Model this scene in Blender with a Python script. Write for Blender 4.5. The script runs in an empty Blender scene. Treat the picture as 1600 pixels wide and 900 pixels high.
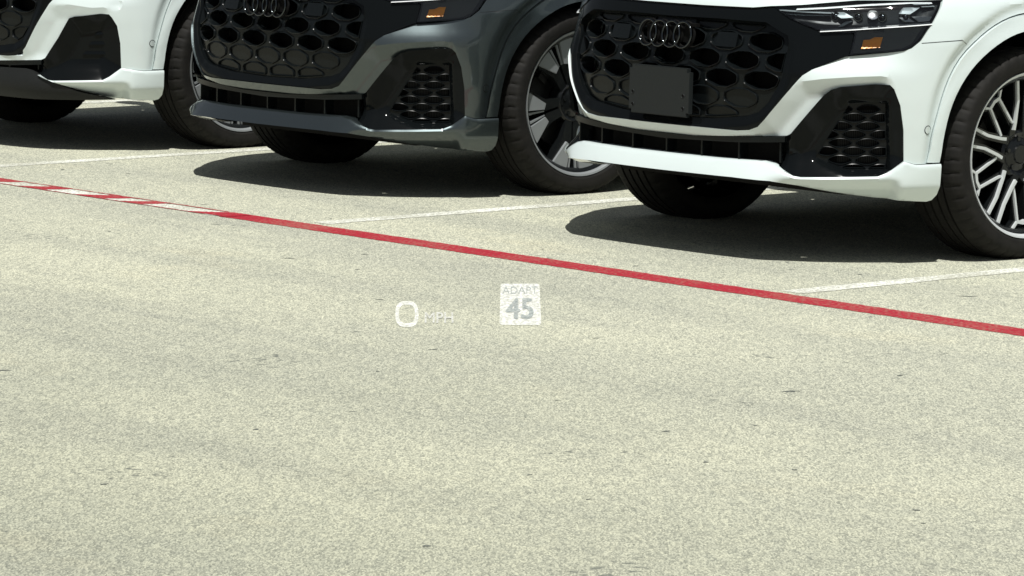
import bpy, bmesh, math, random
import numpy as np
from mathutils import Vector, Matrix
KS = .5
from mathutils.geometry import delaunay_2d_cdt
R = math.radians
random.seed(7)
scene = bpy.context.scene
COL = scene.collection

# ------------------------------------------------------------------ camera
cam_d = bpy.data.cameras.new("camera"); cam = bpy.data.objects.new("camera", cam_d); COL.objects.link(cam)
cam_d.sensor_width = 36.0; cam_d.lens = 6776.36 / 1600 * 36.0
cam_d.clip_start = 0.1; cam_d.clip_end = 3000
_d = Vector((-0.63271978, -0.76463855, -0.12244823)); _r = Vector((-0.77108211, 0.63667794, 0.00857836)); _u = Vector((-0.07140075, -0.09984534, 0.99243783))
m = Matrix((( _r.x, _u.x, -_d.x, 11.5039954), (_r.y, _u.y, -_d.y, 11.9123082), (_r.z, _u.z, -_d.z, 1.82020807), (0, 0, 0, 1)))
cam.matrix_world = m
scene.camera = cam

# ------------------------------------------------------------------ light
SUN_EL, SUN_AZ = R(64.5), R(47)          # azimuth measured from +x (car forward) towards +y
world = bpy.data.worlds.new("World"); scene.world = world; world.use_nodes = True
nt = world.node_tree; nt.nodes.clear()
sky = nt.nodes.new('ShaderNodeTexSky'); sky.sky_type = 'NISHITA'; sky.sun_disc = False
sky.sun_elevation = SUN_EL; sky.sun_rotation = R(90) - SUN_AZ
sky.air_density = 1.0; sky.dust_density = 1.2; sky.ozone_density = 1.0
bg = nt.nodes.new('ShaderNodeBackground'); bg.inputs['Strength'].default_value = 0.05
wo = nt.nodes.new('ShaderNodeOutputWorld')
hs_ = nt.nodes.new('ShaderNodeHueSaturation'); hs_.inputs['Saturation'].default_value = .42; nt.links.new(sky.outputs[0], hs_.inputs['Color']); nt.links.new(hs_.outputs[0], bg.inputs[0]); nt.links.new(bg.outputs[0], wo.inputs[0])
sun_d = bpy.data.lights.new("sun", 'SUN'); sun = bpy.data.objects.new("sun", sun_d); COL.objects.link(sun)
sun_d.energy = 4.9; sun_d.angle = R(0.53); sun_d.color = (1.0, 0.985, 0.935)
sv = Vector((math.cos(SUN_EL) * math.cos(SUN_AZ), math.cos(SUN_EL) * math.sin(SUN_AZ), math.sin(SUN_EL)))
sun.rotation_euler = sv.to_track_quat('Z', 'Y').to_euler()
vs = scene.view_settings; vs.view_transform = 'Standard'; vs.look = 'None'; vs.gamma = 1; vs.exposure = 0.12; vs.use_curve_mapping = False

# ------------------------------------------------------------------ materials
def mat(name, col, rough=0.5, metal=0.0, coat=0.0, spec=0.5, coat_rough=0.03):
    mt = bpy.data.materials.new(name); mt.use_nodes = True
    b = mt.node_tree.nodes['Principled BSDF']
    b.inputs['Base Color'].default_value = (*col, 1); b.inputs['Roughness'].default_value = rough
    b.inputs['Metallic'].default_value = metal; b.inputs['Coat Weight'].default_value = coat
    b.inputs['Coat Roughness'].default_value = coat_rough
    b.inputs['Specular IOR Level'].default_value = spec
    return mt
def N(mt, typ, **kw):
    n = mt.node_tree.nodes.new(typ)
    for k, v in kw.items():
        if k in n.inputs: n.inputs[k].default_value = v
        else: setattr(n, k, v)
    return n
def L(mt, a, b): mt.node_tree.links.new(a, b)
def add_noise(mt, scale, amount, bump=0.0, col2=None, coord='Object', dist=0.002):
    """mottle the base colour and bump the surface a little"""
    b = mt.node_tree.nodes['Principled BSDF']; c = list(b.inputs['Base Color'].default_value)
    tc = N(mt, 'ShaderNodeTexCoord'); nz = N(mt, 'ShaderNodeTexNoise'); nz.inputs['Scale'].default_value = scale; nz.inputs['Detail'].default_value = 6
    L(mt, tc.outputs[coord], nz.inputs['Vector'])
    mx = N(mt, 'ShaderNodeMix', data_type='RGBA')
    mx.inputs[6].default_value = tuple(x * (1 - amount) for x in c[:3]) + (1,)
    mx.inputs[7].default_value = (tuple(col2) + (1,)) if col2 else tuple(min(1, x * (1 + amount)) for x in c[:3]) + (1,)
    L(mt, nz.outputs[0], mx.inputs[0]); L(mt, mx.outputs[2], b.inputs['Base Color'])
    if bump:
        bp = N(mt, 'ShaderNodeBump'); bp.inputs['Strength'].default_value = bump; bp.inputs['Distance'].default_value = dist
        L(mt, nz.outputs[0], bp.inputs['Height']); L(mt, bp.outputs[0], b.inputs['Normal'])
    return mt

M = {}
M['white'] = add_noise(mat('white_paint', (.60, .675, .67), .40, 0, .9), 3, .02)
M['grey'] = mat('dark_grey_metallic', (.062, .078, .082), .30, .85, .9)
_b = M['grey'].node_tree.nodes['Principled BSDF']
_v = N(M['grey'], 'ShaderNodeTexVoronoi'); _v.inputs['Scale'].default_value = 1400
_tc = N(M['grey'], 'ShaderNodeTexCoord'); L(M['grey'], _tc.outputs['Object'], _v.inputs['Vector'])
_mr = N(M['grey'], 'ShaderNodeMapRange'); _mr.inputs['To Min'].default_value = .26; _mr.inputs['To Max'].default_value = .40
L(M['grey'], _v.outputs['Color'], _mr.inputs['Value']); L(M['grey'], _mr.outputs[0], _b.inputs['Roughness'])
M['gloss'] = mat('gloss_black', (.004, .005, .0055), .08, 0, 0, .12)
M['satin'] = add_noise(mat('satin_black', (.012, .014, .015), .38, 0, 0, .3), 60, .25)
M['mesh'] = add_noise(mat('grille_black', (.0045, .006, .0066), .27, 0, 0, .19), 40, .2)
M['void'] = mat('dark_cavity', (.004, .004, .004), .8, 0, 0, .1)
M['plastic'] = add_noise(mat('matt_black_plastic', (.010, .011, .011), .6, spec=.25), 80, .3, .1)
M['plate'] = add_noise(mat('plate_holder_plastic', (.009, .0118, .0125), .55, spec=.35), 220, .3, .2)
M['dkchrome'] = mat('dark_chrome', (.065, .072, .076), .13, 1.0, 0)
M['chrome'] = mat('chrome', (.55, .58, .59), .12, 1.0)
M['satinchrome'] = mat('satin_reflector', (.42, .47, .49), .35, .6)
M['lampdark'] = mat('lamp_housing', (.010, .013, .014), .3, .0, .0, .3)
M['lightguide'] = mat('light_guide', (.85, .88, .88), .3, 0, 1)
M['amber'] = add_noise(mat('amber_plastic', (1.0, .33, .012), .35, 0, .3), 130, .25, .4)
M['rimface'] = mat('machined_alloy', (.60, .63, .64), .40, .25)
M['rimgrey'] = mat('grey_alloy', (.29, .31, .32), .38, .4)
M['rimblack'] = mat('black_alloy', (.006, .007, .0075), .2, .0, 0, .35)
M['rubber'] = add_noise(mat('tyre_rubber', (.009, .0095, .0095), .70, 0, 0, .16), 26, .4, .15, col2=(.019, .0175, .0155))
M['steel'] = add_noise(mat('brake_steel', (.06, .06, .06), .4, .8), 50, .3)
M['glass'] = mat('dark_window_glass', (.008, .010, .011), .04, 0, 1.0)
M['under'] = add_noise(mat('underbody', (.012, .012, .012), .85, 0, 0, .2), 12, .4)
def lens_mat():
    mt = bpy.data.materials.new('clear_lens'); mt.use_nodes = True; t = mt.node_tree; t.nodes.clear()
    o = t.nodes.new('ShaderNodeOutputMaterial'); mx = t.nodes.new('ShaderNodeMixShader'); f = t.nodes.new('ShaderNodeFresnel'); f.inputs[0].default_value = 1.5
    tr = t.nodes.new('ShaderNodeBsdfTransparent'); tr.inputs[0].default_value = (.93, .96, .97, 1); g = t.nodes.new('ShaderNodeBsdfGlossy'); g.inputs['Roughness'].default_value = .02
    t.links.new(f.outputs[0], mx.inputs[0]); t.links.new(tr.outputs[0], mx.inputs[1]); t.links.new(g.outputs[0], mx.inputs[2]); t.links.new(mx.outputs[0], o.inputs[0])
    return mt
M['lens'] = lens_mat(); M['lampgrey'] = mat('lamp_liner', (.035, .042, .042), .5); M['glint'] = mat('glint_metal', (.9, .9, .9), .16, 1.0)

# ground asphalt -------------------------------------------------------------
def asphalt():
    mt = bpy.data.materials.new('weathered_asphalt'); mt.use_nodes = True
    b = mt.node_tree.nodes['Principled BSDF']; b.inputs['Roughness'].default_value = .9; b.inputs['Specular IOR Level'].default_value = .25
    tc = N(mt, 'ShaderNodeTexCoord')
    def noise(scale, detail=3, rough=.5, vec=None, mapsc=None, rot=0):
        n = N(mt, 'ShaderNodeTexNoise'); n.inputs['Scale'].default_value = scale; n.inputs['Detail'].default_value = detail; n.inputs['Roughness'].default_value = rough
        src = tc.outputs['Object']
        if mapsc:
            mp = N(mt, 'ShaderNodeMapping'); mp.inputs['Scale'].default_value = mapsc; mp.inputs['Rotation'].default_value = (0, 0, rot)
            L(mt, src, mp.inputs[0]); src = mp.outputs[0]
        L(mt, src, n.inputs['Vector']); return n
    def ramp(src, a, c0, bb, c1):
        r = N(mt, 'ShaderNodeValToRGB'); e = r.color_ramp.elements; e[0].position = a; e[1].position = bb
        e[0].color = (*c0, 1); e[1].color = (*c1, 1); L(mt, src, r.inputs[0]); return r
    def mix(f, a, c, typ='MIX', fac=1):
        m_ = N(mt, 'ShaderNodeMix', data_type='RGBA', blend_type=typ)
        if hasattr(f, 'type'): L(mt, f, m_.inputs[0])
        else: m_.inputs[0].default_value = f
        for i, x in ((6, a), (7, c)):
            if hasattr(x, 'type'): L(mt, x, m_.inputs[i])
            else: m_.inputs[i].default_value = (*x, 1)
        return m_.outputs[2]
    big = noise(.45, 4, .55)
    base = ramp(big.outputs[0], .35, (.395, .402, .335), .68, (.47, .472, .382)).outputs[0]
    # worn streaks along the driving lane
    st = noise(1.0, 6, .62, mapsc=(1.7, .16, 1), rot=R(-7))
    base = mix(ramp(st.outputs[0], .47, (0, 0, 0), .66, (.8, .8, .8)).outputs[0], base, (.345, .352, .300))
    yl = noise(1.3, 5, .6, mapsc=(.9, .5, 1))
    base = mix(ramp(yl.outputs[0], .60, (0, 0, 0), .78, (.35, .35, .35)).outputs[0], base, (.52, .48, .345))
    # tone runs from lighter at the parking bays to darker out in the aisle
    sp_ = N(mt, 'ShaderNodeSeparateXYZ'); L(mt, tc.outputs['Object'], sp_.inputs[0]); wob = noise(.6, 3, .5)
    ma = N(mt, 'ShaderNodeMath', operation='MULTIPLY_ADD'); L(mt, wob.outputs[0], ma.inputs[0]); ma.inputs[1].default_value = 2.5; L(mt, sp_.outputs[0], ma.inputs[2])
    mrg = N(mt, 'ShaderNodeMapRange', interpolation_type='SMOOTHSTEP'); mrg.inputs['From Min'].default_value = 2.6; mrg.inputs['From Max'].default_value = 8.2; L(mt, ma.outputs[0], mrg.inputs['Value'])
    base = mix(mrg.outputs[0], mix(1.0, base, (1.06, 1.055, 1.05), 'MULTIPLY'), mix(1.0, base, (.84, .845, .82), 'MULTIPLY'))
    # stones in the binder: two sizes
    v1 = N(mt, 'ShaderNodeTexVoronoi'); v1.inputs['Scale'].default_value = 240; v1.inputs['Randomness'].default_value = 1
    # grain stretched along the viewing direction to offset foreshortening
    mpg = N(mt, 'ShaderNodeMapping'); mpg.vector_type = 'TEXTURE'; mpg.inputs['Rotation'].default_value = (0, 0, R(50.4)); mpg.inputs['Scale'].default_value = (3.0, 1, 1); L(mt, tc.outputs['Object'], mpg.inputs[0]); L(mt, mpg.outputs[0], v1.inputs['Vector'])
    v2 = N(mt, 'ShaderNodeTexVoronoi'); v2.inputs['Scale'].default_value = 60; L(mt, mpg.outputs[0], v2.inputs['Vector'])
    sx = N(mt, 'ShaderNodeSeparateColor'); L(mt, v1.outputs['Color'], sx.inputs[0])
    g1 = ramp(sx.outputs[0], .0, (.66, .67, .67), 1.0, (1.32, 1.31, 1.26)).outputs[0]
    base = mix(1.0, base, g1, 'MULTIPLY')
    sy = N(mt, 'ShaderNodeSeparateColor'); L(mt, v2.outputs['Color'], sy.inputs[0])
    g2 = ramp(sy.outputs[1], .0, (.93, .935, .94), 1.0, (1.07, 1.065, 1.05)).outputs[0]
    base = mix(1.0, base, g2, 'MULTIPLY')
    # dark binder pits between the stones
    pit = ramp(v1.outputs['Distance'], .62, (1, 1, 1), .95, (.62, .63, .64)).outputs[0]
    base = mix(1.0, base, pit, 'MULTIPLY')
    # sparse dark specks
    sp = noise(26, 2, .5); sp2 = noise(2.2, 3, .5)
    mlt = N(mt, 'ShaderNodeMath', operation='MULTIPLY'); L(mt, sp.outputs[0], mlt.inputs[0]); L(mt, sp2.outputs[0], mlt.inputs[1])
    base = mix(ramp(mlt.outputs[0], .40, (0, 0, 0), .47, (.75, .75, .75)).outputs[0], base, (.10, .11, .10))
    L(mt, base, b.inputs['Base Color'])
    hs = N(mt, 'ShaderNodeMath', operation='MULTIPLY_ADD'); L(mt, sx.outputs[1], hs.inputs[0]); hs.inputs[1].default_value = .5; L(mt, noise(160, 3, .6).outputs[0], hs.inputs[2])
    bp = N(mt, 'ShaderNodeBump'); bp.inputs['Strength'].default_value = .55; bp.inputs['Distance'].default_value = .003
    L(mt, hs.outputs[0], bp.inputs['Height']); L(mt, bp.outputs[0], b.inputs['Normal'])
    return mt
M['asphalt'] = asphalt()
def paint(name, col, wear=.5, under=(.42, .42, .34), lo=.42, hi=.50, rough=.75):
    """road paint worn through to the asphalt in grain sized spots"""
    mt = mat(name, col, rough, 0, 0, .3); b = mt.node_tree.nodes['Principled BSDF']
    tc = N(mt, 'ShaderNodeTexCoord'); n1 = N(mt, 'ShaderNodeTexNoise'); n1.inputs['Scale'].default_value = 70; n1.inputs['Detail'].default_value = 5
    n2 = N(mt, 'ShaderNodeTexNoise'); n2.inputs['Scale'].default_value = 2.5; n2.inputs['Detail'].default_value = 3
    L(mt, tc.outputs['Object'], n1.inputs['Vector']); L(mt, tc.outputs['Object'], n2.inputs['Vector'])
    ad = N(mt, 'ShaderNodeMath', operation='MULTIPLY_ADD'); L(mt, n2.outputs[0], ad.inputs[0]); ad.inputs[1].default_value = wear; L(mt, n1.outputs[0], ad.inputs[2])
    r = N(mt, 'ShaderNodeValToRGB'); r.color_ramp.elements[0].position = lo + wear * .5; r.color_ramp.elements[1].position = hi + wear * .5
    L(mt, ad.outputs[0], r.inputs[0])
    mx = N(mt, 'ShaderNodeMix', data_type='RGBA'); mx.inputs[6].default_value = (*col, 1); mx.inputs[7].default_value = (*under, 1)
    L(mt, r.outputs[0], mx.inputs[0]); L(mt, mx.outputs[2], b.inputs['Base Color'])
    bp = N(mt, 'ShaderNodeBump'); bp.inputs['Strength'].default_value = .4; bp.inputs['Distance'].default_value = .002
    L(mt, n1.outputs[0], bp.inputs['Height']); L(mt, bp.outputs[0], b.inputs['Normal'])
    return mt
M['red'] = paint('red_road_paint', (.36, .014, .030), .5, (.36, .10, .085), .50, .62)
M['linewhite'] = paint('white_road_paint', (.74, .75, .69), .6, (.47, .47, .39), .42, .60)
M['hudwhite'] = paint('hud_white', (.84, .85, .80), .3, (.66, .66, .60), .48, .66)  # this and the next two colour the windscreen display graphics, not road paint
M['hudfaint'] = paint('hud_faint_white', (.74, .75, .70), .4, (.56, .56, .5), .46, .62)
M['hudgrey'] = paint('hud_grey', (.33, .37, .36), .3, (.50, .52, .49), .46, .62)
def see_through(mt, a0, a1, scale):
    b = mt.node_tree.nodes['Principled BSDF']; tc = N(mt, 'ShaderNodeTexCoord'); n = N(mt, 'ShaderNodeTexNoise'); n.inputs['Scale'].default_value = scale; n.inputs['Detail'].default_value = 4
    mp = N(mt, 'ShaderNodeMapping'); mp.vector_type = 'TEXTURE'; mp.inputs['Rotation'].default_value = (0, 0, R(50.4)); mp.inputs['Scale'].default_value = (3.4, 1, 1)
    L(mt, tc.outputs['Object'], mp.inputs[0]); L(mt, mp.outputs[0], n.inputs['Vector']); r = N(mt, 'ShaderNodeMapRange'); r.inputs['From Min'].default_value = .35; r.inputs['From Max'].default_value = .65
    r.inputs['To Min'].default_value = a0; r.inputs['To Max'].default_value = a1; L(mt, n.outputs[0], r.inputs['Value']); L(mt, r.outputs[0], b.inputs['Alpha'])
see_through(M['hudwhite'], .45, .95, 90); see_through(M['hudfaint'], .45, .95, 120); see_through(M['hudgrey'], .5, 1.0, 110); see_through(M['linewhite'], .65, 1.2, 100); see_through(M['red'], .80, 1.0, 90)

# ------------------------------------------------------------------ mesh helpers
def link(name, verts, faces, material, parent=None, angle=35, smooth=True):
    me = bpy.data.meshes.new(name); me.from_pydata([tuple(map(float, v)) for v in verts], [], [tuple(map(int, f)) for f in faces]); me.validate()
    mats = material if isinstance(material, (list, tuple)) else [material]
    for k in mats: me.materials.append(k)
    if smooth:
        me.polygons.foreach_set('use_smooth', [True] * len(me.polygons)); me.set_sharp_from_angle(angle=R(angle))
    me.update()
    o = bpy.data.objects.new(name, me); COL.objects.link(o)
    if parent: o.parent = parent
    return o
def mirror_y(V, F, weld=True):
    V = [tuple(v) for v in V]; n = len(V); V2 = []; idx = {}
    for i, v in enumerate(V):
        if weld and abs(v[1]) < 1e-5: idx[i] = i
        else: idx[i] = n + len(V2); V2.append((v[0], -v[1], v[2]))
    return V + V2, list(F) + [tuple(idx[i] for i in reversed(f)) for f in F]
def flip_y(V, F): return [(v[0], -v[1], v[2]) for v in V], [tuple(reversed(f)) for f in F]
class Acc:
    def __init__(s): s.V = []; s.F = []
    def add(s, V, F):
        n = len(s.V); s.V += [tuple(map(float, v)) for v in V]; s.F += [tuple(i + n for i in f) for f in F]; return s
    def box(s, c, d, rot=None):
        x, y, z = (k / 2 for k in d); P = [Vector(q) for q in ((-x, -y, -z), (x, -y, -z), (x, y, -z), (-x, y, -z), (-x, -y, z), (x, -y, z), (x, y, z), (-x, y, z))]
        if rot is not None: P = [rot @ q for q in P]
        return s.add([q + Vector(c) for q in P], [(0, 3, 2, 1), (4, 5, 6, 7), (0, 1, 5, 4), (1, 2, 6, 5), (2, 3, 7, 6), (3, 0, 4, 7)])
    def ring(s, c, r, tr, ax, up, n=48, k=8):
        """torus round axis ax"""
        ax = Vector(ax).normalized(); up = Vector(up); e1 = (up - up.dot(ax) * ax).normalized(); e2 = ax.cross(e1); V = []; F = []
        for i in range(n):
            a = 2 * math.pi * i / n; d = e1 * math.cos(a) + e2 * math.sin(a)
            for j in range(k):
                b = 2 * math.pi * j / k; V.append(Vector(c) + d * (r + tr * math.cos(b)) + ax * tr * math.sin(b))
        for i in range(n):
            for j in range(k): F.append((i * k + j, ((i + 1) % n) * k + j, ((i + 1) % n) * k + (j + 1) % k, i * k + (j + 1) % k))
        return s.add(V, F)
    def lathe(s, prof, n, c, axis='y', closed=False):
        """prof = [(radius, axial)] turned round the y axis through c"""
        V = []; F = []; k = len(prof)
        for i in range(n):
            a = 2 * math.pi * i / n
            for r, t in prof: V.append((c[0] + r * math.cos(a), c[1] + t, c[2] + r * math.sin(a)))
        for i in range(n):
            for j in range(k if closed else k - 1): F.append((i * k + j, i * k + (j + 1) % k, ((i + 1) % n) * k + (j + 1) % k, ((i + 1) % n) * k + j))
        return s.add(V, F)
def inpoly(P, poly):
    P = np.asarray(P, float); poly = np.asarray(poly, float); x, y = P[:, 0], P[:, 1]; r = np.zeros(len(P), bool)
    for i in range(len(poly)):
        x1, y1 = poly[i]; x2, y2 = poly[(i + 1) % len(poly)]
        if y1 == y2: continue
        c = ((y1 > y) != (y2 > y)) & (x < (x2 - x1) * (y - y1) / (y2 - y1) + x1); r ^= c
    return r
def dist_to(P, line, closed=True):
    P = np.asarray(P, float); line = np.asarray(line, float); D = np.full(len(P), 1e9)
    for i in range(len(line) - (0 if closed else 1)):
        a = line[i]; b = line[(i + 1) % len(line)]; ab = b - a; t = np.clip(((P - a) @ ab) / max(ab @ ab, 1e-12), 0, 1)
        D = np.minimum(D, np.hypot(*(P - a - t[:, None] * ab).T))
    return D
def resample(poly, h, closed=True):
    out = []
    for i in range(len(poly) - (0 if closed else 1)):
        a = np.array(poly[i], float); b = np.array(poly[(i + 1) % len(poly)], float); n = max(1, int(math.ceil(np.linalg.norm(b - a) / h)))
        for k in range(n): out.append(tuple(a + (b - a) * k / n))
    if not closed: out.append(tuple(poly[-1]))
    return out
def chaikin(poly, n=2, closed=True, keep=()):
    for _ in range(n):
        out = []; m_ = len(poly)
        for i in range(m_ if closed else m_ - 1):
            a = np.array(poly[i], float); b = np.array(poly[(i + 1) % m_], float)
            out += [tuple(a * .75 + b * .25), tuple(a * .25 + b * .75)]
        poly = out if closed else [poly[0]] + out + [poly[-1]]
    return poly
def soften(poly, r, closed=True):
    """round each corner of a polygon with radius about r"""
    out = []; n = len(poly)
    for i in range(n):
        a, b, c = (np.array(poly[(i + k) % n], float) for k in (-1, 0, 1))
        if not closed and i in (0, n - 1): out.append(tuple(b)); continue
        la, lc = np.linalg.norm(a - b), np.linalg.norm(c - b); d = min(r, la * .45, lc * .45)
        p0 = b + (a - b) / la * d; p2 = b + (c - b) / lc * d
        for t in (0, .25, .5, .75, 1): out.append(tuple((1 - t) ** 2 * p0 + 2 * t * (1 - t) * b + t * t * p2))
    return out
def tri(outer, holes=(), h=.012, lines=(), zones=None, hb=None):
    """triangulate a polygon with holes in the (s, v) plane, with inner grid points; returns points, faces"""
    hb = hb or h; pts = []; edges = []
    loops = [resample(outer, hb)] + [resample(q, hb) for q in holes]
    for lp in loops:
        n0 = len(pts); pts += lp; edges += [(n0 + i, n0 + (i + 1) % len(lp)) for i in range(len(lp))]
    for ln in lines:
        ln = resample(ln, hb, False); n0 = len(pts); pts += ln; edges += [(n0 + i, n0 + i + 1) for i in range(len(ln) - 1)]
    A = np.array(outer); lo, hi = A.min(0), A.max(0)
    for (s0, s1, hx, hy) in (zones or [(lo[0], hi[0], h, h)]):
        s0 = max(s0, lo[0]); s1 = min(s1, hi[0])
        if s1 <= s0: continue
        gx = np.arange(s0, s1, hx); gy = np.arange(lo[1], hi[1], hy)
        G = np.array([(x + (hx / 2 if j % 2 else 0), y) for j, y in enumerate(gy) for x in gx])
        ok = inpoly(G, outer) & (dist_to(G, outer) > .35 * min(hx, hy))
        for q in holes: ok &= ~inpoly(G, q) & (dist_to(G, q) > .35 * min(hx, hy))
        for ln in lines: ok &= dist_to(G, ln, False) > .3 * min(hx, hy)
        pts += [tuple(g) for g in G[ok]]
    res = delaunay_2d_cdt([Vector(q) for q in pts], edges, [], 0, 1e-6)
    P = np.array([(v.x, v.y) for v in res[0]]); Fc = [tuple(f) for f in res[2]]
    C = np.array([P[list(f)].mean(0) for f in Fc]); ok = inpoly(C, outer)
    for q in holes: ok &= ~inpoly(C, q)
    F = []
    for f, k in zip(Fc, ok):
        if not k: continue
        a, b, c = (P[i] for i in f[:3]); cr = (b[0] - a[0]) * (c[1] - a[1]) - (b[1] - a[1]) * (c[0] - a[0])
        if abs(cr) < 1e-10: continue
        F.append(f if cr > 0 else tuple(reversed(f)))
    used = sorted({i for f in F for i in f}); mp = {o_: n_ for n_, o_ in enumerate(used)}
    return P[used], [tuple(mp[i] for i in f) for f in F]
def border(F):
    cnt = {}
    for f in F:
        for i in range(len(f)): cnt[(f[i], f[(i + 1) % len(f)])] = 1
    return [e for e in cnt if (e[1], e[0]) not in cnt]

# ------------------------------------------------------------------ car surface (x forward, y to the car's left, z up; origin under the front axle)
PC = [(.95, 0), (.949, .12), (.946, .25), (.938, .37), (.921, .48), (.893, .57), (.843, .655), (.765, .745), (.67, .828), (.565, .90), (.45, .948), (.30, .98), (.1, .993), (-.2, .998), (-.8, .995), (-1.6, .99), (-2.4, .995), (-3.0, .995), (-3.4, .97), (-3.7, .9), (-3.88, .78), (-3.98, .6), (-4.03, .3), (-4.04, 0)]
def _cr(P, n=24):
    P = [(P[0][0], -P[1][1])] + P + [(P[-1][0], -P[-2][1])]; out = []
    for i in range(1, len(P) - 2):
        p0, p1, p2, p3 = [np.array(q, float) for q in P[i - 1:i + 3]]
        d01 = np.linalg.norm(p1 - p0); d12 = np.linalg.norm(p2 - p1); d23 = np.linalg.norm(p3 - p2)
        m1 = ((p1 - p0) / d01 * d12 + (p2 - p1) / d12 * d01) / (d01 + d12) * d12
        m2 = ((p2 - p1) / d12 * d23 + (p3 - p2) / d23 * d12) / (d12 + d23) * d12
        for k in range(n):
            t = k / n; out.append((2 * t**3 - 3 * t * t + 1) * p1 + (t**3 - 2 * t * t + t) * m1 + (-2 * t**3 + 3 * t * t) * p2 + (t**3 - t * t) * m2)
    out.append(np.array(P[-2], float)); return np.array(out)
_T = _cr(PC); _S = np.concatenate([[0], np.cumsum(np.linalg.norm(np.diff(_T, axis=0), axis=1))]); SMAX = _S[-1]
_tan = np.gradient(_T, _S, axis=0); _tan /= np.linalg.norm(_tan, axis=1)[:, None]; _tan[0] = (0, 1); _tan[-1] = (0, -1)
_k = np.exp(-np.linspace(-2.5, 2.5, 25) ** 2 / 2); _k /= _k.sum()
for _i in (0, 1): _tan[:, _i] = np.convolve(np.pad(_tan[:, _i], 12, 'edge'), _k, 'valid')
_tan[0] = (0, 1); _tan[-1] = (0, -1)
def _smooth_table(X, Y, sg=.010):
    g = np.arange(0, 1.0, .0025); y = np.interp(g, X, Y); k = np.exp(-np.arange(-.03, .0301, .0025) ** 2 / 2 / sg ** 2); k /= k.sum()
    return g, np.convolve(np.pad(y, len(k) // 2, 'edge'), k, 'valid')
FVt = _smooth_table([.0, .18, .22, .25, .28, .31, .345, .37, .40, .45, .6, .7, .8, .86, .90, .93, .96, .99], [.12, .09, .035, .01, -.005, -.005, .003, .012, .012, .01, 0, .003, .03, .045, .06, .075, .11, .18])
SVt = _smooth_table([.0, .18, .22, .26, .32, .4, .5, .8, .88, .94, .99], [.08, .06, .035, .025, .015, .005, 0, 0, .012, .035, .08])
def smst(a, b, x):
    t = np.clip((x - a) / (b - a), 0, 1); return t * t * (3 - 2 * t)
def SX(s): return np.interp(s, _S, _T[:, 0])
def S_of_x(x): return float(np.interp(-x, -_T[:, 0], _S))
def surf(P, ins):
    """points (s, v) on the left half shell, moved inwards by ins"""
    P = np.asarray(P, float); s = P[:, 0]; v = P[:, 1]
    x = np.interp(s, _S, _T[:, 0]); y = np.interp(s, _S, _T[:, 1]); tx = np.interp(s, _S, _tan[:, 0]); ty = np.interp(s, _S, _tan[:, 1]); n = np.hypot(tx, ty); nx, ny = ty / n, -tx / n
    w = smst(.82, 1.25, s) * (1 - smst(SMAX - 1.1, SMAX - .8, s))
    b = (1 - w) * np.interp(v, *FVt) + w * np.interp(v, *SVt) + ins
    Y = y - ny * b; Y = np.where(s < 1e-6, 0, Y); Y = np.where(s > SMAX - 1e-6, 0, Y)
    return np.stack([x - nx * b, Y, v], 1)

# outlines in (s, v) ---------------------------------------------------------
TOPV = [(0, .914), (.16, .914), (.416, .917), (.50, .925), (.662, .934), (.867, .950), (1.207, .956)]
UPPER_LOW = [(0, .4725), (.232, .473), (.39, .473), (.455, .479), (.490, .492), (.522, .520), (.582, .586), (.653, .669), (.668, .685), (.701, .706), (.822, .753), (.981, .769), (1.035, .775), (1.064, .785), (1.10, .812), (1.186, .926), (1.207, .956)]
UPPER = UPPER_LOW + TOPV[::-1][1:]
MESH = [(0, .500), (.25, .507), (.425, .526), (.485, .546), (.525, .580), (.569, .643), (.585, .678), (.603, .80), (.598, .823), (.49, .867), (.25, .870), (0, .867)]
INT = [(.16, .439), (.395, .453), (.60, .464), (.625, .474), (.692, .553), (.746, .616), (.772, .635), (.805, .646), (.928, .657), (.984, .655), (.999, .640), (1.022, .582), (1.036, .494), (1.04, .381), (.983, .341), (.946, .327), (.668, .3205), (.640, .324), (.594, .342), (.546, .362), (.504, .369), (.268, .366)]
LOWER = [(0, .439)] + INT + [(0, .366)]
LOWEDGE = [(0, .366), (.268, .366), (.504, .369), (.546, .362), (.594, .342), (.640, .324), (.668, .3205), (.946, .327), (.983, .341), (1.04, .381), (1.085, .368), (1.181, .370)]
LIPBOT = [(0, .306), (.249, .307), (.40, .307), (.557, .303), (.654, .288), (.782, .265), (.95, .242), (1.149, .230), (1.170, .236), (1.181, .256), (1.181, .370)]
CREASE = [(.630, .640), (.653, .662), (.745, .675), (.866, .684), (.951, .687), (.978, .682), (.992, .668), (1.002, .642)]
KPOLY = [(0, .4725), (.39, .473), (.455, .479), (.522, .520), (.582, .586), (.653, .664), (.745, .675), (.866, .684), (.951, .687), (.978, .682), (.992, .668), (1.002, .642), (1.022, .582), (1.036, .494), (1.04, .381), (0, .36)]
HL = [(.509, .9235), (.60, .884), (.738, .8385), (.850, .838), (.856, .832), (.836, .760), (.981, .772), (1.035, .778), (1.062, .788), (1.096, .814), (1.181, .926), (1.198, .953), (.867, .947), (.662, .931)]
SF, SR = S_of_x(0.0), S_of_x(-2.995)
def circ(s0, r, a0, a1, n, zc=.38, rz=None):
    return [(S_of_x(-(s0) + r * math.cos(R(a))) if False else S_of_x(s0 + r * math.cos(R(a))), zc + (rz or r) * math.sin(R(a))) for a in np.linspace(a0, a1, n)]
GAP = [(1.135, .371), (1.137, .408), (1.160, .537), (1.198, .639), (1.253, .73), (1.299, .79), (1.385, .843), (1.483, .877), (1.568, .895)] + circ(0, .50, 85, 0, 24, rz=.518)[::1] if False else None
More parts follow.
